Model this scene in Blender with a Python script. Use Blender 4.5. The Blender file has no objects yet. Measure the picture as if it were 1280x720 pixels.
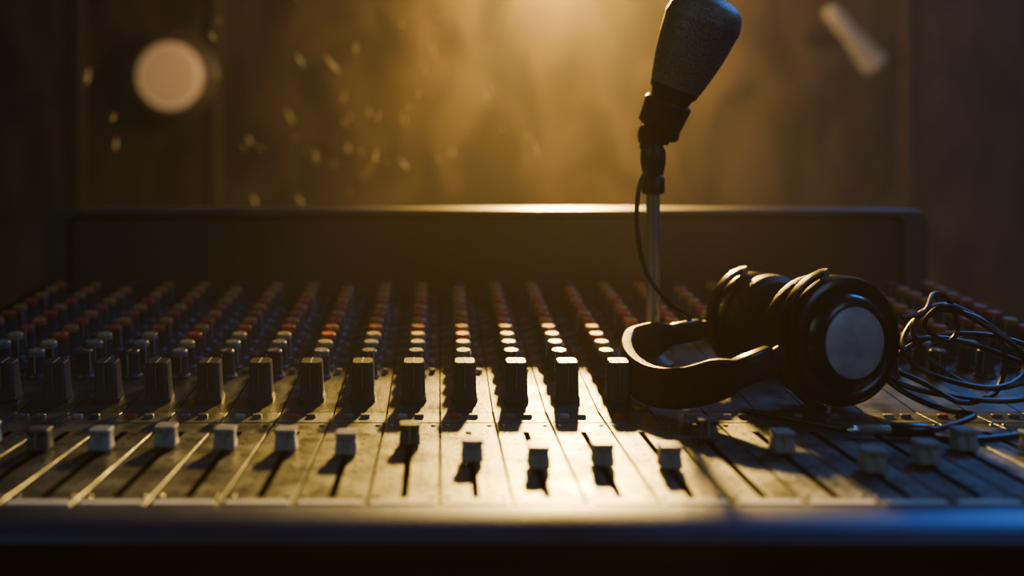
import bpy, math, random
from mathutils import Vector, Matrix
random.seed(7)
SC=bpy.context.scene

# ---------------------------------------------------------------- materials
def mat(name,col,rough=0.5,metal=0.0,emit=None,es=0.0,noise=0.0,nscale=20,bump=0.0,bscale=200,spec=0.5,coat=0.0,rvar=0.0):
    m=bpy.data.materials.new(name); m.use_nodes=True
    nt=m.node_tree; b=nt.nodes['Principled BSDF']
    b.inputs['Base Color'].default_value=(*col,1)
    b.inputs['Roughness'].default_value=rough
    b.inputs['Metallic'].default_value=metal
    b.inputs['Specular IOR Level'].default_value=spec
    b.inputs['Coat Weight'].default_value=coat
    if emit:
        b.inputs['Emission Color'].default_value=(*emit,1)
        b.inputs['Emission Strength'].default_value=es
    tc=nt.nodes.new('ShaderNodeTexCoord')
    n=nt.nodes.new('ShaderNodeTexNoise'); n.inputs['Scale'].default_value=nscale; n.inputs['Detail'].default_value=5
    nt.links.new(tc.outputs['Object'],n.inputs['Vector'])
    if noise>0:
        r=nt.nodes.new('ShaderNodeValToRGB')
        r.color_ramp.elements[0].position=0.3; r.color_ramp.elements[1].position=0.7
        r.color_ramp.elements[0].color=(*[c*(1-noise) for c in col],1)
        r.color_ramp.elements[1].color=(*[min(1,c*(1+noise)) for c in col],1)
        nt.links.new(n.outputs['Fac'],r.inputs['Fac']); nt.links.new(r.outputs['Color'],b.inputs['Base Color'])
    if rvar>0:
        mr=nt.nodes.new('ShaderNodeMapRange')
        mr.inputs['From Min'].default_value=0.3; mr.inputs['From Max'].default_value=0.7
        mr.inputs['To Min'].default_value=max(0.02,rough-rvar); mr.inputs['To Max'].default_value=rough+rvar
        nt.links.new(n.outputs['Fac'],mr.inputs['Value']); nt.links.new(mr.outputs['Result'],b.inputs['Roughness'])
    if bump>0:
        n2=nt.nodes.new('ShaderNodeTexNoise'); n2.inputs['Scale'].default_value=bscale
        nt.links.new(tc.outputs['Object'],n2.inputs['Vector'])
        bp=nt.nodes.new('ShaderNodeBump'); bp.inputs['Strength'].default_value=bump; bp.inputs['Distance'].default_value=0.001
        nt.links.new(n2.outputs['Fac'],bp.inputs['Height']); nt.links.new(bp.outputs['Normal'],b.inputs['Normal'])
    return m

M_panel=mat('panel_paint',(0.135,0.155,0.15),0.43,0.55,noise=0.32,nscale=45,bump=0.22,bscale=420,rvar=0.12)
M_seam=mat('console_body_black',(0.010,0.010,0.011),0.75,spec=0.2)
M_lip=mat('armrest_navy_metal',(0.08,0.11,0.18),0.42,0.5,noise=0.2,nscale=15,bump=0.1,bscale=300,rvar=0.06)
M_knob=mat('knob_plastic_dark',(0.050,0.064,0.066),0.42,noise=0.15,nscale=60)
M_line=mat('marking_white',(0.42,0.42,0.38),0.5)
M_red=mat('cap_red',(0.60,0.075,0.04),0.5)
M_or=mat('cap_orange',(0.66,0.22,0.06),0.5)
M_gr=mat('cap_grey',(0.19,0.20,0.19),0.45)
M_yel=mat('cap_cream',(0.42,0.32,0.15),0.5)
M_fcap=mat('fader_cap_grey',(0.33,0.36,0.37),0.4,noise=0.1)
M_fdark=mat('fader_cap_dark',(0.10,0.105,0.105),0.4)
M_slot=mat('slot_black',(0.002,0.002,0.002),1.0,spec=0.0)
M_chrome=mat('chrome',(0.75,0.74,0.72),0.28,0.85)
M_screw=mat('screw_steel',(0.35,0.35,0.34),0.35,0.9)
M_strip=mat('scribble_strip',(0.80,0.80,0.76),0.4,noise=0.1,nscale=80)
M_bridge=mat('bridge_dark',(0.075,0.060,0.045),0.5,noise=0.3,nscale=8,coat=0.1)
M_rim=mat('bridge_rim_metal',(0.16,0.155,0.15),0.38,0.5,noise=0.15)
M_black=mat('headphone_plastic',(0.012,0.012,0.013),0.3,bump=0.05,bscale=300,coat=0.3)
M_pad=mat('leatherette',(0.012,0.0115,0.0115),0.5,bump=0.4,bscale=700)
M_disc=mat('brushed_disc',(0.62,0.62,0.68),0.5,0.1,noise=0.3,nscale=40)
M_rubber=mat('cable_rubber',(0.010,0.010,0.010),0.4)
M_mic=mat('mic_body',(0.022,0.022,0.023),0.4,0.2,bump=0.1,bscale=600)

def grille_mat():
    m=mat('mic_grille',(0.13,0.12,0.11),0.45,0.35)
    nt=m.node_tree; b=nt.nodes['Principled BSDF']
    tc=nt.nodes.new('ShaderNodeTexCoord'); v=nt.nodes.new('ShaderNodeTexVoronoi'); v.inputs['Scale'].default_value=700
    v.inputs['Randomness'].default_value=0.5
    nt.links.new(tc.outputs['Object'],v.inputs['Vector'])
    r=nt.nodes.new('ShaderNodeValToRGB'); r.color_ramp.elements[0].color=(0.42,0.38,0.32,1); r.color_ramp.elements[1].color=(0.11,0.10,0.09,1)
    r.color_ramp.elements[0].position=0.15; r.color_ramp.elements[1].position=0.8
    nt.links.new(v.outputs['Distance'],r.inputs['Fac']); nt.links.new(r.outputs['Color'],b.inputs['Base Color'])
    bp=nt.nodes.new('ShaderNodeBump'); bp.inputs['Strength'].default_value=0.4; bp.inputs['Distance'].default_value=0.001; bp.invert=True
    nt.links.new(v.outputs['Distance'],bp.inputs['Height']); nt.links.new(bp.outputs['Normal'],b.inputs['Normal'])
    return m
M_grille=grille_mat()

def wood_mat(name,c1,c2,rough=0.55,sc=(6,6,0.7),s=2.2,lo=0.3,hi=0.72,detail=6):
    m=mat(name,c1,rough); nt=m.node_tree; b=nt.nodes['Principled BSDF']
    tc=nt.nodes.new('ShaderNodeTexCoord'); mp=nt.nodes.new('ShaderNodeMapping'); mp.inputs['Scale'].default_value=sc
    n=nt.nodes.new('ShaderNodeTexNoise'); n.inputs['Scale'].default_value=s; n.inputs['Detail'].default_value=detail; n.inputs['Distortion'].default_value=0.6
    r=nt.nodes.new('ShaderNodeValToRGB'); r.color_ramp.elements[0].position=lo; r.color_ramp.elements[1].position=hi
    r.color_ramp.elements[0].color=(*c1,1); r.color_ramp.elements[1].color=(*c2,1)
    nt.links.new(tc.outputs['Object'],mp.inputs['Vector']); nt.links.new(mp.outputs['Vector'],n.inputs['Vector'])
    nt.links.new(n.outputs['Fac'],r.inputs['Fac']); nt.links.new(r.outputs['Color'],b.inputs['Base Color'])
    return m
M_wall=wood_mat('wall_brown_plaster',(0.020,0.014,0.008),(0.090,0.060,0.034),0.8,(2.8,2.8,1.3),2.8,0.40,0.60,10)
M_wall2=mat('wall_dark_plaster',(0.020,0.016,0.012),0.8,noise=0.2,nscale=3)
M_trim=mat('trim_brown',(0.12,0.085,0.05),0.4,noise=0.15,nscale=8)
M_floor=wood_mat('floor_wood',(0.03,0.02,0.012),(0.05,0.032,0.02),0.4)
M_desk=wood_mat('desk_wood',(0.010,0.008,0.007),(0.02,0.015,0.011),0.5)

# ---------------------------------------------------------------- mesh builder
class MB:
    def __init__(s): s.v=[];s.f=[];s.m=[];s.sm=[];s.mats=[]
    def mi(s,m):
        if m not in s.mats: s.mats.append(m)
        return s.mats.index(m)
    def loft(s,secs,m,M=None,cap=(True,True),smooth=True,closed=True,capm=None,colm=None):
        M=M or Matrix(); b=len(s.v); n=len(secs[0])
        for sec in secs:
            for p in sec: s.v.append(M@Vector(p))
        ms=m if isinstance(m,list) else [m]*(len(secs)-1)
        for i in range(len(secs)-1):
            for j in range(n if closed else n-1):
                k=s.mi(colm[j]) if colm else s.mi(ms[i])
                j2=(j+1)%n
                s.f.append((b+i*n+j,b+i*n+j2,b+(i+1)*n+j2,b+(i+1)*n+j)); s.m.append(k); s.sm.append(smooth)
        if cap[0]: s.f.append(tuple(b+j for j in reversed(range(n)))); s.m.append(s.mi(ms[0])); s.sm.append(False)
        if cap[1]: s.f.append(tuple(b+(len(secs)-1)*n+j for j in range(n))); s.m.append(s.mi(capm or ms[-1])); s.sm.append(False)
    def lathe(s,prof,m,M=None,seg=24,cap=(True,True),smooth=True,capm=None):
        secs=[[(max(r,1e-5)*math.cos(2*math.pi*j/seg),max(r,1e-5)*math.sin(2*math.pi*j/seg),z) for j in range(seg)] for r,z in prof]
        s.loft(secs,m,M,cap,smooth,True,capm)
    def rrect(s,sizes,m,M=None,r=0.25,capm=None,smooth=False,q=3):
        secs=[]
        for (w,d,z) in sizes:
            rr=r*min(w,d); pts=[]
            for cx,cy,a0 in ((w/2-rr,d/2-rr,0),(-w/2+rr,d/2-rr,90),(-w/2+rr,-d/2+rr,180),(w/2-rr,-d/2+rr,270)):
                for k in range(q+1):
                    a=math.radians(a0+90*k/q); pts.append((cx+rr*math.cos(a),cy+rr*math.sin(a),z))
            secs.append(pts)
        s.loft(secs,m,M,(True,True),smooth,True,capm)
    def box(s,x0,x1,y0,y1,z0,z1,m,c=0.0,M=None):
        if c<=0:
            s.loft([[(x0,y0,z),(x1,y0,z),(x1,y1,z),(x0,y1,z)] for z in (z0,z1)],m,M,smooth=False)
        else:
            def q(i,z): return [(x0+i,y0+i,z),(x1-i,y0+i,z),(x1-i,y1-i,z),(x0+i,y1-i,z)]
            s.loft([q(c,z0),q(0,z0+c),q(0,z1-c),q(c,z1)],m,M,smooth=False)
    def sweep(s,path,w,h,m,up=(0,0,1),seg=8,rect=False,cap=(True,True)):
        secs=[];n=len(path)
        P=[Vector(p) for p in path]; U=Vector(up)
        for i in range(n):
            t=(P[min(i+1,n-1)]-P[max(i-1,0)]).normalized()
            if rect: side=t.cross(U).normalized()
            else:
                side=t.cross(U)
                if side.length<0.05: side=t.cross(Vector((1,0.3,0)))
                side.normalize()
                if i and side.dot(ps)<0: side=-side
            ps=side
            u2=side.cross(t).normalized()
            ww=w[i] if isinstance(w,list) else w; hh=h[i] if isinstance(h,list) else h
            pts=[]
            for j in range(seg):
                a=2*math.pi*j/seg; ca,sa=math.cos(a),math.sin(a)
                if rect:
                    e=0.35; ca=math.copysign(abs(ca)**e,ca); sa=math.copysign(abs(sa)**e,sa)
                pts.append(P[i]+side*ca*ww/2+u2*sa*hh/2)
            secs.append(pts)
        s.loft(secs,m,None,cap)
    def sphere(s,c,r,m,seg=20,sc=(1,1,1)):
        prof=[(math.sin(math.pi*i/12)*r,-math.cos(math.pi*i/12)*r) for i in range(13)]
        s.lathe(prof,m,Matrix.Translation(c)@Matrix.Diagonal((*sc,1)),seg,cap=(False,False))
    def obj(s,name,parent=None):
        me=bpy.data.meshes.new(name); me.from_pydata([tuple(v) for v in s.v],[],s.f)
        for m in s.mats: me.materials.append(m)
        me.polygons.foreach_set('material_index',s.m); me.polygons.foreach_set('use_smooth',s.sm)
        me.update()
        import bmesh
        bm=bmesh.new(); bm.from_mesh(me); bmesh.ops.recalc_face_normals(bm,faces=bm.faces); bm.to_mesh(me); bm.free()
        try: me.set_sharp_from_angle(angle=math.radians(38))
        except Exception: pass
        o=bpy.data.objects.new(name,me); SC.collection.objects.link(o)
        if parent: o.parent=parent
        return o
def empty(name):
    e=bpy.data.objects.new(name,None); SC.collection.objects.link(e); return e
def catmull(P,n=8):
    P=[Vector(p) for p in P]; out=[]
    Q=[P[0]*2-P[1]]+P+[P[-1]*2-P[-2]]
    for i in range(1,len(Q)-2):
        for k in range(n):
            t=k/n; a,b,c,d=Q[i-1],Q[i],Q[i+1],Q[i+2]
            out.append(0.5*((2*b)+(c-a)*t+(2*a-5*b+4*c-d)*t*t+(3*b-a-3*c+d)*t**3))
    out.append(P[-1]); return out
def axisM(o,d,xref=(0,0,1)):
    z=Vector(d).normalized(); x=Vector(xref).cross(z)
    if x.length<1e-3: x=Vector((1,0,0))
    x.normalize(); y=z.cross(x)
    M=Matrix((x,y,z)).transposed().to_4x4(); M.translation=Vector(o); return M

# ---------------------------------------------------------------- mixing console
W=0.035; N0,N1=-11,14
ZF=0.845; YB=0.628; SL=0.117
def zp(y): return ZF if y<YB else ZF+SL*(y-YB)
ang=math.atan(SL)
con=empty('mixing_console')
XL,XR=N0*W-0.012,N1*W+0.012
b=MB()
prof=[(0.430,0.762),(0.430,0.832),(0.448,0.8425),(YB,0.8435),(0.935,0.8435+SL*(0.935-YB)),(1.04,0.879),(1.04,0.762)]
b.loft([[(x,y,z) for y,z in prof] for x in (XL+0.012,XR-0.012)],M_seam,smooth=False)
b.obj('chassis',con)
b=MB()
for x0,x1 in ((XL,XL+0.0115),(XR-0.0115,XR)):
    pr=[(0.422,0.762),(0.420,0.838),(0.448,0.852),(YB,0.853),(0.935,0.892),(1.045,0.892),(1.045,0.762)]
    b.loft([[(x,y,z) for y,z in pr] for x in (x0,x1)],M_seam,smooth=False)
b.obj('side_cheeks',con)
b=MB()
pr=[(0.4475,0.843),(0.4475,0.8452),(0.441,0.8448),(0.432,0.8425),(0.4255,0.8395),(0.4228,0.8370),(0.4222,0.8340),(0.4235,0.828),(0.4290,0.826)]
b.loft([[(x,y,z) for y,z in pr] for x in (XL+0.0115,XR-0.0115)],M_seam,colm=[M_lip,M_lip,M_lip,M_lip,M_lip,M_seam,M_seam,M_seam,M_seam])
b.obj('armrest',con)

b=MB()
g=0.0005
for n in range(N0,N1):
    x0,x1=n*W+g,(n+1)*W-g
    b.box(x0,x1,0.449,0.5995,0.843,ZF,M_panel,0.0004)
    b.box(x0,x1,0.6010,YB-0.0004,0.843,ZF,M_panel,0.0004)
    pts=[(YB,ZF),(0.932,zp(0.932)),(0.932,zp(0.932)-0.0015),(YB,ZF-0.0015)]
    b.loft([[(x,y,z) for y,z in pts] for x in (x0,x1)],M_panel,smooth=False)
b.obj('channel_strips',con)

b=MB()
for n in range(N0,N1):
    xc=(n+.5)*W
    b.box(xc-0.0150,xc+0.0150,0.4500,0.4545,ZF,ZF+0.0006,M_strip)
    b.box(xc-0.0018,xc+0.0018,0.460,0.578,ZF,ZF+0.00035,M_slot)
    for k in range(11):
        y=0.468+k*0.0105; l=0.0035 if k%5==0 else 0.002
        b.box(xc+0.0065,xc+0.0065+l,y-0.00025,y+0.00025,ZF,ZF+0.0002,M_seam)
        b.box(xc-0.0065-l,xc-0.0065,y-0.00025,y+0.00025,ZF,ZF+0.0002,M_seam)
    for sx in (-0.0135,0.0135):
        for y in (0.4605,0.593):
            b.lathe([(0.0016,0),(0.0016,0.0005),(0.0011,0.0009)],M_screw,Matrix.Translation((xc+sx,y,ZF)),10)
b.obj('fader_slots_and_markings',con)

fy={-11:.53,-10:.545,-9:.52,-8:.55,-7:.538,-6:.538,-5:.545,-4:.540,-3:.538,-2:.531,-1:.549,0:.517,1:.505,2:.510,3:.505,4:.560,5:.533,6:.498,7:.512,8:.538,9:.53,10:.50,11:.52,12:.54,13:.51}
b=MB()
for n,y in fy.items():
    xc=(n+.5)*W; T=Matrix.Translation((xc,y,ZF))
    m=M_fdark if n in (-7,-11,-1,4) else M_fcap
    b.box(xc-0.0007,xc+0.0007,y-0.0012,y+0.0012,ZF,ZF+0.004,M_screw)
    b.rrect([(0.0118,0.0115,0.0015),(0.0124,0.0125,0.0022),(0.0118,0.0105,0.007),(0.0108,0.0085,0.0095)],m,T,0.18)
    b.rrect([(0.0112,0.0095,0.0095),(0.0122,0.0118,0.0125),(0.0112,0.0104,0.0133)],m,T,0.18)
    b.box(xc-0.0055,xc+0.0055,y-0.0004,y+0.0004,ZF+0.0132,ZF+0.0136,M_line)
    b.box(xc-0.0004,xc+0.0004,y-0.0063,y-0.0052,ZF+0.0030,ZF+0.0125,M_line)
b.obj('fader_caps',con)

b=MB()
for n in range(N0,N1):
    xc=(n+.5)*W
    for k,dx in enumerate((-0.007,0.004)):
        m=[M_red,M_line,M_gr][(n*2+k)%3] if k==0 else [M_gr,M_fdark][(n)%2]
        b.rrect([(0.0062,0.004,0),(0.0062,0.004,0.0018),(0.0052,0.003,0.0024)],m,Matrix.Translation((xc+dx,0.613,ZF)),0.2)
b.obj('mute_buttons',con)

def blocked(x,y):
    if 0.128<x<0.31 and y<0.775: return True
    if x>=0.31 and y<0.69: return True
    return False
b=MB()
R=Matrix.Rotation(ang,4,'X')
rows=[M_knob,M_gr,M_yel,M_red,M_or,M_red,M_or,M_red,M_or,M_or,M_or]
for n in range(N0,N1):
    xc=(n+.5)*W
    y=0.652
    if not blocked(xc,y):
        T=Matrix.Translation((xc-0.0005,y,zp(y)))@R
        b.rrect([(0.0175,0.0165,0),(0.0175,0.0165,0.0025),(0.0160,0.0150,0.0035),(0.0148,0.0135,0.0262),(0.0132,0.012,0.0278)],M_knob,T,0.22,q=4)
        b.box(-0.0004,0.0004,-0.0082,-0.0068,0.010,0.0255,M_gr,M=T)
        b.box(-0.0004,0.0004,-0.006,0.006,0.0277,0.0281,M_line,M=T)
    for k in range(11):
        y=0.700+k*0.0218
        if blocked(xc,y): continue
        T=Matrix.Translation((xc+random.uniform(-.0003,.0003),y,zp(y)))@R@Matrix.Rotation(random.uniform(-1.1,1.1),4,'Z')
        cm=rows[(k+(n%3==0))%11]
        b.lathe([(0.0078,0),(0.0078,0.0012),(0.0066,0.0026),(0.0063,0.0035),(0.0059,0.0160)],M_knob,T,14)
        b.lathe([(0.0060,0.0160),(0.0060,0.0195),(0.0050,0.0206)],cm,T,14)
        b.box(-0.0004,0.0004,-0.0069,-0.0054,0.004,0.0190,M_line,M=T)
        b.box(-0.0004,0.0004,-0.0048,0.0010,0.0205,0.0208,M_line,M=T)
b.obj('rotary_knobs',con)
b=MB()
for n in range(N0,N1):
    for k in range(11):
        y=0.710+k*0.0218; x=(n+.5)*W+0.0118
        if blocked(x,y) or (abs(x-0.1625)<0.02 and y<.79): continue
        T=Matrix.Translation((x,y,zp(y)))@R
        b.rrect([(0.004,0.004,0),(0.004,0.004,0.0022),(0.0034,0.0034,0.0027)],M_gr if (n+k)%3 else M_line,T,0.2,q=2)
b.obj('push_buttons',con)

# meter bridge
b=MB()
BX0,BX1,BY0,BY1,BZ0,BZ1=-0.397,0.487,0.9425,1.03,0.8795,0.969
def rr_sec(x0,x1,z0,z1,r,y,q=6):
    pts=[]
    for cx,cz,a0 in ((x1-r,z1-r,0),(x0+r,z1-r,90),(x0+0.002,z0+0.002,180),(x1-0.002,z0+0.002,270)):
        rr=r if a0<180 else 0.002
        for k in range(q+1):
            a=math.radians(a0+90*k/q); pts.append((cx+rr*math.cos(a),y,cz+rr*math.sin(a)))
    return pts
b.loft([rr_sec(BX0+.001,BX1-.001,BZ0,BZ1-.001,0.014,BY0),rr_sec(BX0,BX1,BZ0,BZ1,0.015,BY0+.002),rr_sec(BX0,BX1,BZ0,BZ1,0.015,BY1)],M_rim,cap=(False,True))
o_=rr_sec(BX0+.001,BX1-.001,BZ0,BZ1-.001,0.014,BY0); i_=rr_sec(BX0+.024,BX1-.024,BZ0+.004,BZ1-.006,0.008,BY0)
i2=rr_sec(BX0+.025,BX1-.025,BZ0+.005,BZ1-.007,0.008,BY0+0.006)
b.loft([o_,i_],M_rim,cap=(False,False),smooth=False)
b.loft([i_,i2],M_rim,cap=(False,False),smooth=False)
b.loft([i2,[(x,y+.001,z) for x,y,z in i2]],M_bridge,cap=(False,True),smooth=False)
b.obj('meter_bridge',con)

# ---------------------------------------------------------------- desk
b=MB()
b.box(-0.75,0.85,0.36,1.25,0.72,0.762,M_desk,0.004)
for x in (-0.70,0.74):
    b.box(x,x+0.06,0.42,1.20,0.0,0.72,M_desk,0.003)
b.box(-0.64,0.74,1.10,1.13,0.25,0.72,M_desk,0.002)
b.obj('studio_desk')

# ---------------------------------------------------------------- microphone stand + microphone
SX,SY=0.1625,0.722
st=MB()
z0=zp(SY)
st.lathe([(0.016,0.0019),(0.016,0.004),(0.012,0.007),(0.0075,0.010),(0.0075,0.016),(0.0056,0.017)],M_mic,Matrix.Translation((SX,SY,z0)),28)
st.lathe([(0.0054,z0+0.016),(0.0052,0.996)],M_chrome,Matrix.Translation((SX,SY,0)),24)
st.lathe([(0.0072,0.988),(0.0088,0.990),(0.0088,1.000),(0.0074,1.002),(0.0080,1.004),(0.0096,1.013),(0.0096,1.020),(0.007,1.026),(0.0045,1.030)],M_mic,Matrix.Translation((SX,SY,0)),20)
st.lathe([(0.0065,-0.011),(0.0078,-0.010),(0.0078,0.010),(0.0065,0.011)],M_mic,axisM((SX+.001,SY,1.033),(1,0.15,0)),18)
st.lathe([(0.004,0.010),(0.0055,0.012),(0.0055,0.017),(0.003,0.019)],M_mic,axisM((SX+.001,SY,1.033),(1,0.15,0)),12)
tail=Vector((0.1640,0.722,1.0330)); tip=Vector((0.2000,0.698,1.1310))
ax=(tip-tail); L=ax.length; MM=axisM(tail,ax)
st.lathe([(0.0140,0.006),(0.0165,0.008),(0.0180,0.026),(0.0165,0.028)],M_mic,MM,24)
st.obj('microphone_stand')
mic=MB()
mic.lathe([(0.006,-0.002),(0.0098,0),(0.0110,0.004),(0.0125,0.012),(0.0140,0.026),(0.0160,0.033),(0.0185,0.036),(0.0190,0.040)],M_mic,MM,32)
gl=L
gp=[(0.0190,0.039),(0.0202,0.043),(0.0226,0.053),(0.0248,0.063),(0.0266,0.075),(0.0278,0.086),(0.0280,0.092),(0.0272,0.098),(0.0250,gl-0.004),(0.0205,gl),(0.013,gl+0.003),(0.005,gl+0.004),(0.0001,gl+0.0042)]
mic.lathe(gp,M_grille,MM,40)
mic.lathe([(0.0276,0.0870),(0.0284,0.089),(0.0284,0.093),(0.0276,0.095)],M_grille,MM,40,cap=(False,False))
mic.lathe([(0.0065,-0.014),(0.0078,-0.012),(0.0078,0.0)],M_mic,MM,18)
mic.obj('microphone')
c=MB()
pe=MM@Vector((0,0,-0.0145))
cp=[pe,(0.157,0.712,1.010),(0.1490,0.706,0.995),(0.1462,0.704,0.970),(0.1490,0.703,0.945),(0.156,0.702,0.925),(0.170,0.703,0.908),(0.184,0.710,0.898),(0.195,0.735,0.886),(0.1925,0.760,0.868),(0.1925,0.79,0.8685)]
c.sweep(catmull(cp,10),0.0034,0.0034,M_rubber,seg=8)
c.obj('microphone_cable')

# ---------------------------------------------------------------- headphones
hp=empty('headphones')
nrm=Vector((0.30,-0.95,0.03)).normalized()
def cup(C,n,r,name):
    m=MB(); M=axisM(C,n)
    s=r/0.043
    m.lathe([(0.020*s,-0.026),(0.028*s,-0.031),(0.036*s,-0.031),(0.0415*s,-0.027),(0.0425*s,-0.020),(0.040*s,-0.0145),(0.036*s,-0.013)],M_pad,M,44,cap=(False,False))
    m.lathe([(0.0215*s,-0.026),(0.012*s,-0.021),(0.0001,-0.020)],M_pad,M,44,cap=(False,False))
    m.lathe([(0.034*s,-0.0145),(0.0405*s,-0.013),(0.0428*s,-0.009),(0.0430*s,0.002),(0.0415*s,0.006),(0.0385*s,0.0075),(0.0345*s,0.0075),(0.0325*s,0.0060),(0.0300*s,0.0100),(0.0265*s,0.0128),(0.0240*s,0.0132)],M_black,M,48,cap=(False,False))
    m.lathe([(0.0240*s,0.0132),(0.0232*s,0.0122),(0.0225*s,0.0128),(0.012*s,0.0136),(0.0001,0.0140)],[M_black,M_disc,M_disc,M_disc],M,48,cap=(False,False))
    m.obj(name,hp)
C1=Vector((0.264,0.622,0.8935)); C2=Vector((0.242,0.731,0.8910))
cup(C1,nrm,0.043,'ear_cup_near')
cup(C2,-nrm,0.0370,'ear_cup_far')
m=MB()
for C,r,n in ((C1,0.0462,nrm),(C2,0.0400,-nrm)):
    xl=Vector((-1,0,0)); xl=(xl-n*xl.dot(n)).normalized(); zz=Vector((0,0,1)); zz=(zz-n*zz.dot(n)).normalized()
    path=[C+xl*math.cos(a)*r+zz*math.sin(a)*r-n*0.002 for a in [math.radians(-75+150*i/24) for i in range(25)]]
    m.sweep(path,0.0045,0.0060,M_black,up=n,seg=10,rect=True)
    for sg in (-1,1):
        a=math.radians(75*sg); dd=(xl*math.cos(a)+zz*math.sin(a))
        m.lathe([(0.0035,-0.005),(0.0035,0.003)],M_chrome,axisM(C+dd*(r-0.001)-n*0.002,dd),12)
m.obj('yokes',hp)
xl1=C1+Vector((-0.0455,-0.014,0)); xl2=C2+Vector((-0.0385,-0.012,0))
hb=[(xl1.x+0.002,xl1.y-0.001,0.888),(0.200,0.597,0.881),(0.178,0.599,0.8735),(0.158,0.610,0.8650),(0.1415,0.630,0.8620),(0.1335,0.655,0.8650),(0.1345,0.680,0.8710),(0.1440,0.697,0.8780),(0.162,0.6980,0.8830),(0.180,0.706,0.8850),(xl2.x+0.001,xl2.y+0.002,0.886)]
path=catmull(hb,8); npt=len(path)
hs=[];ws=[]
for i in range(npt):
    t=i/(npt-1); k=min(1,max(0,min((t-0.10)/0.12,(0.90-t)/0.12)))
    k=k*k*(3-2*k); hs.append(0.012+0.0145*k-0.006*k*max(0,t-.6)/.4); ws.append(0.0045+0.0045*k)
m=MB(); m.sweep(path,ws,hs,M_pad,up=(0,0.05,1),seg=20,rect=True); m.obj('headband',hp)
m=MB()
for i,(w_,h_) in ((8,(0.008,0.019)),(npt-8,(0.008,0.016))):
    a,bb=path[i-5],path[i+5]
    m.sweep([a+(bb-a)*t for t in (0,.1,.9,1)],[w_*.7,w_,w_,w_*.7],[h_*.8,h_,h_,h_*.8],M_black,seg=16,rect=True)
m.obj('size_adjusters',hp)
m=MB()
def loop(c,r,rz,tilt,turns,ph,drift):
    pts=[]
    k=int(14*turns)
    for i in range(k+1):
        a=ph+2*math.pi*i/14; t=i/k
        p=Vector((math.cos(a)*r*(1+0.12*math.sin(2.3*a)),math.sin(a)*rz,0.004*math.sin(1.7*a)))
        p=Matrix.Rotation(tilt,3,'X')@p
        pts.append(Vector(c)+Vector(drift)*t+p)
    return pts
pts=[tuple(C1+Vector((0.036,-0.004,-0.02))),(0.312,0.61,0.868),(0.330,0.60,0.858)]
pts+=loop((0.346,0.640,0.882),0.034,0.036,0.68,2.2,-1.2,(0.018,0.00,0.006))
pts+=loop((0.358,0.637,0.873),0.050,0.034,0.50,1.6,0.6,(-0.012,-0.008,-0.004))
pts+=[(0.33,0.585,0.853),(0.29,0.570,0.8475),(0.25,0.578,0.8470),(0.225,0.600,0.8470),(0.20,0.625,0.8470)]
m.sweep(catmull(pts,6),0.0037,0.0037,M_rubber,seg=8)
pts=[tuple(C1+Vector((0.04,0.0,0.015))),(0.320,0.625,0.912),(0.334,0.64,0.922),(0.350,0.65,0.915),(0.358,0.655,0.896),(0.348,0.65,0.888),(0.330,0.645,0.900),(0.34,0.64,0.914),(0.362,0.645,0.905),(0.388,0.64,0.887),(0.402,0.615,0.862),(0.380,0.580,0.8475),(0.345,0.565,0.8470),(0.31,0.555,0.8470),(0.285,0.562,0.8470)]
m.sweep(catmull(pts,8),0.0033,0.0033,M_rubber,seg=8)
PM=axisM((0.284,0.5625,0.8505),(-1,0.08,-0.02))
m.lathe([(0.0018,-0.010),(0.0030,-0.006),(0.0042,-0.004),(0.0042,0.014),(0.0032,0.016)],M_black,PM,16)
m.lathe([(0.0028,0.016),(0.0028,0.032),(0.0020,0.034),(0.0026,0.037),(0.0004,0.041)],M_chrome,PM,14)
m.obj('headphone_cable',hp)

# ---------------------------------------------------------------- room
YW=2.8; X0,X1=-2.2,2.6; ZC=2.5; YF=-1.6
def boxobj(name,args,mt,c=0):
    q=MB(); q.box(*args,mt,c); return q.obj(name)
boxobj('wall_back',(X0,X1,YW,YW+0.1,0,ZC),M_wall)
boxobj('wall_left',(X0-0.1,X0,YF,YW+.1,0,ZC),M_wall2)
boxobj('wall_right',(X1,X1+0.1,YF,YW+.1,0,ZC),M_wall2)
boxobj('wall_front',(X0-.1,X1+.1,YF-0.1,YF,0,ZC),M_wall2)
boxobj('floor',(X0-.1,X1+.1,YF-.1,YW+.1,-0.1,0),M_floor)
boxobj('ceiling',(X0-.1,X1+.1,YF-.1,YW+.1,ZC,ZC+0.1),M_wall2)
boxobj('baseboard_back',(X0,X1,YW-0.02,YW,0,0.12),M_trim,0.003)
for i,x in enumerate((-1.06,-0.66,1.375)):
    boxobj('trim_%d'%(i+1),(x-0.010,x+0.010,YW-0.012,YW,0.12,ZC),M_trim,0.003)

M_bulb=mat('bulb_glow',(1,0.8,0.5),0.4,emit=(1.0,0.64,0.20),es=280)
M_brass=mat('brass',(0.5,0.33,0.12),0.3,1.0)
LX,LY,LZ=0.34,2.42,1.63
m=MB()
m.sphere((LX,LY,LZ),0.055,M_bulb,24)
m.lathe([(0.02,0.052),(0.026,0.056),(0.026,0.085),(0.012,0.10),(0.004,0.105)],M_brass,Matrix.Translation((LX,LY,LZ)),20)
m.lathe([(0.003,LZ+0.10),(0.003,ZC-0.02)],M_rubber,Matrix.Translation((LX,LY,0)),8)
m.lathe([(0.05,ZC-0.02),(0.05,ZC)],M_brass,Matrix.Translation((LX,LY,0)),20)
m.obj('pendant_lamp')

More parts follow.
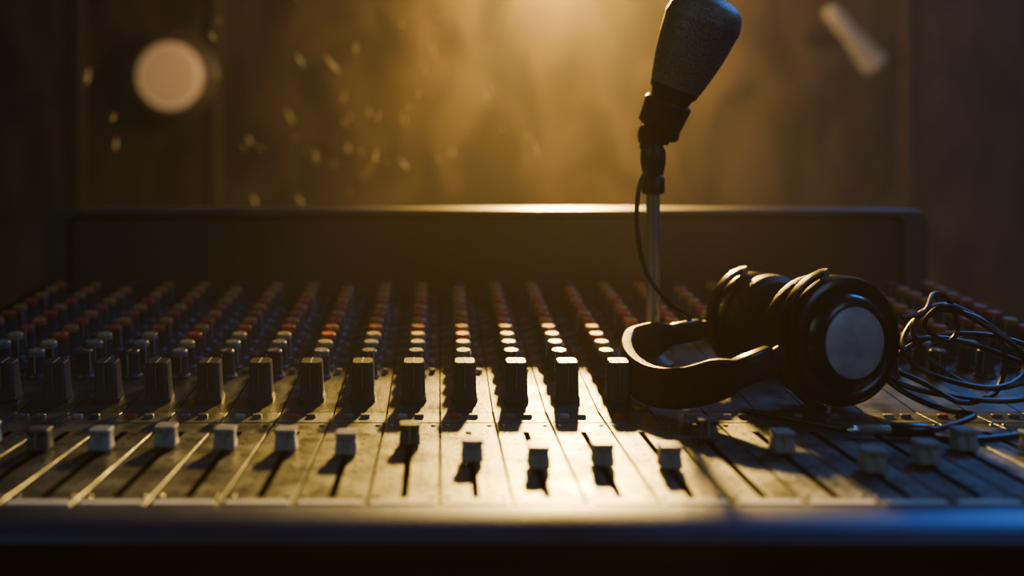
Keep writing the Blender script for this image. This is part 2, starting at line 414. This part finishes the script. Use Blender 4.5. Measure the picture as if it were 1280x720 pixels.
M_glow=mat('frosted_glass_glow',(0.3,0.2,0.12),0.5,emit=(0.9,0.50,0.22),es=0.30)
M_glow2=mat('frosted_glass_rim_glow',(0.3,0.2,0.12),0.5,emit=(0.9,0.55,0.26),es=0.42)
m=MB(); T=axisM((-0.79,YW,1.30),(0,-1,0))
m.lathe([(0.135,0),(0.135,0.02),(0.125,0.03),(0.103,0.034),(0.098,0.028)],M_trim,T,40)
m.lathe([(0.097,0.028),(0.085,0.042),(0.074,0.047),(0.05,0.052),(0.001,0.055)],[M_glow2,M_glow,M_glow,M_glow],T,40)
m.obj('wall_lamp')
M_pale=mat('spot_enamel_glow',(0.20,0.17,0.14),0.5,emit=(0.7,0.5,0.32),es=0.11)  # housing is self-lit: its pale glint is put into the emission
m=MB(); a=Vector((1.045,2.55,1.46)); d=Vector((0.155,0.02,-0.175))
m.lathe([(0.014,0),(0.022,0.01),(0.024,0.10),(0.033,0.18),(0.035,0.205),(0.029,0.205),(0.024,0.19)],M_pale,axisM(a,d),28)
p=a+d*0.4
m.sweep([p+Vector((0.0,0.02,0)),p+Vector((0,0.12,0.03)),(p.x,YW-0.02,p.z+0.03)],0.014,0.014,M_seam,seg=10)
m.lathe([(0.03,0),(0.03,0.02),(0.02,0.025)],M_seam,axisM((p.x,YW,p.z+0.03),(0,-1,0)),20)
m.obj('wall_spotlight')

M_mote=mat('mote_gold_glow',(0.6,0.42,0.16),0.5,emit=(1.0,0.60,0.16),es=0.28)  # emission stands in for lamplight caught by the motes
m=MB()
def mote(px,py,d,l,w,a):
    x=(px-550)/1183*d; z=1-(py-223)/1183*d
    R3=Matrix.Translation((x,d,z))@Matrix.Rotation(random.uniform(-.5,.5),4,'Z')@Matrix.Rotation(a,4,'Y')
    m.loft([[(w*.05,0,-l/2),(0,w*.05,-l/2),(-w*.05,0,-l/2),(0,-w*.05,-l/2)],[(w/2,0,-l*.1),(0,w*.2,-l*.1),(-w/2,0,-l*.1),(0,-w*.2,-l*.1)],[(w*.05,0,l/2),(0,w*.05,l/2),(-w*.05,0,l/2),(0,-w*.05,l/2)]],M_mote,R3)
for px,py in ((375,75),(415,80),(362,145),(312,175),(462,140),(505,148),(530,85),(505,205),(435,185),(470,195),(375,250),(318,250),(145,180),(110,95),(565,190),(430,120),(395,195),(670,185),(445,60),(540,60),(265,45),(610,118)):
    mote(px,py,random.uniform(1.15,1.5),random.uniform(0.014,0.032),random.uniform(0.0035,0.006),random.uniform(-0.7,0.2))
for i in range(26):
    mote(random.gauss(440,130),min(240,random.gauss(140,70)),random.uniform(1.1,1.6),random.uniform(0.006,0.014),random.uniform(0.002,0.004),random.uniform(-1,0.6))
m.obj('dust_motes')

# ---------------------------------------------------------------- lights
def area(name,loc,tgt,size,power,col,sy=None):
    l=bpy.data.lights.new(name,'AREA'); l.energy=power; l.color=col; l.size=size
    if sy: l.shape='RECTANGLE'; l.size_y=sy
    o=bpy.data.objects.new(name,l); o.location=loc
    o.rotation_euler=(Vector(tgt)-Vector(loc)).to_track_quat('-Z','Y').to_euler()
    SC.collection.objects.link(o); return o
def spot(name,loc,tgt,deg,power,col,rad=0.05,blend=1.0):
    l=bpy.data.lights.new(name,'SPOT'); l.energy=power; l.color=col; l.spot_size=math.radians(deg); l.spot_blend=blend; l.shadow_soft_size=rad
    o=bpy.data.objects.new(name,l); o.location=loc
    o.rotation_euler=(Vector(tgt)-Vector(loc)).to_track_quat('-Z','Y').to_euler()
    SC.collection.objects.link(o); return o
spot('added_console_spot',(0.30,2.2,1.56),(0.08,0.56,0.86),22,370,(1.0,0.60,0.15),0.045)  # added spot, boosts the pendant's light on the faders; no fixture
spot('added_wall_wash',(0.34,2.05,1.95),(0.34,2.8,1.42),78,68,(1.0,0.66,0.23),0.06)  # added spot painting the glow pool on the back wall; no fixture
area('cool_overhead_fill',(1.5,1.5,2.3),(0.45,0.5,0.85),0.9,20,(0.12,0.36,1.0))  # added blue area fill overhead, tints armrest and right side; no window
area('cool_front_fill',(1.4,-0.9,2.0),(0.35,0.65,0.9),0.8,4.5,(0.36,0.57,1.0))  # added fill from front right to lift the headphone disc
area('soft_left_fill',(-1.5,-0.6,2.1),(-0.1,0.7,0.88),0.9,3.0,(0.50,0.95,1.0))  # added fill from front left to lift knob fronts and grille
w=bpy.data.worlds.new('World'); SC.world=w; w.use_nodes=True
nt=w.node_tree
nt.nodes['Background'].inputs['Color'].default_value=(0.02,0.018,0.015,1)
nt.nodes['Background'].inputs['Strength'].default_value=0.3
vs=nt.nodes.new('ShaderNodeVolumeScatter'); vs.inputs['Color'].default_value=(1,0.93,0.78,1)
vs.inputs['Density'].default_value=0.045; vs.inputs['Anisotropy'].default_value=0.35
nt.links.new(vs.outputs['Volume'],nt.nodes['World Output'].inputs['Volume'])

# ---------------------------------------------------------------- camera
cam=bpy.data.cameras.new('camera'); co=bpy.data.objects.new('camera',cam); SC.collection.objects.link(co); SC.camera=co
co.location=(0,0,1.0); co.rotation_euler=(math.radians(90),0,0)
cam.sensor_width=36; cam.lens=1183/1280*36
cam.shift_x=90/1280; cam.shift_y=-137/1280
cam.clip_start=0.02
cam.dof.use_dof=True; cam.dof.focus_distance=0.64; cam.dof.aperture_fstop=2.6
SC.view_settings.view_transform='AgX'
try: SC.view_settings.look='AgX - Medium High Contrast'
except Exception: pass
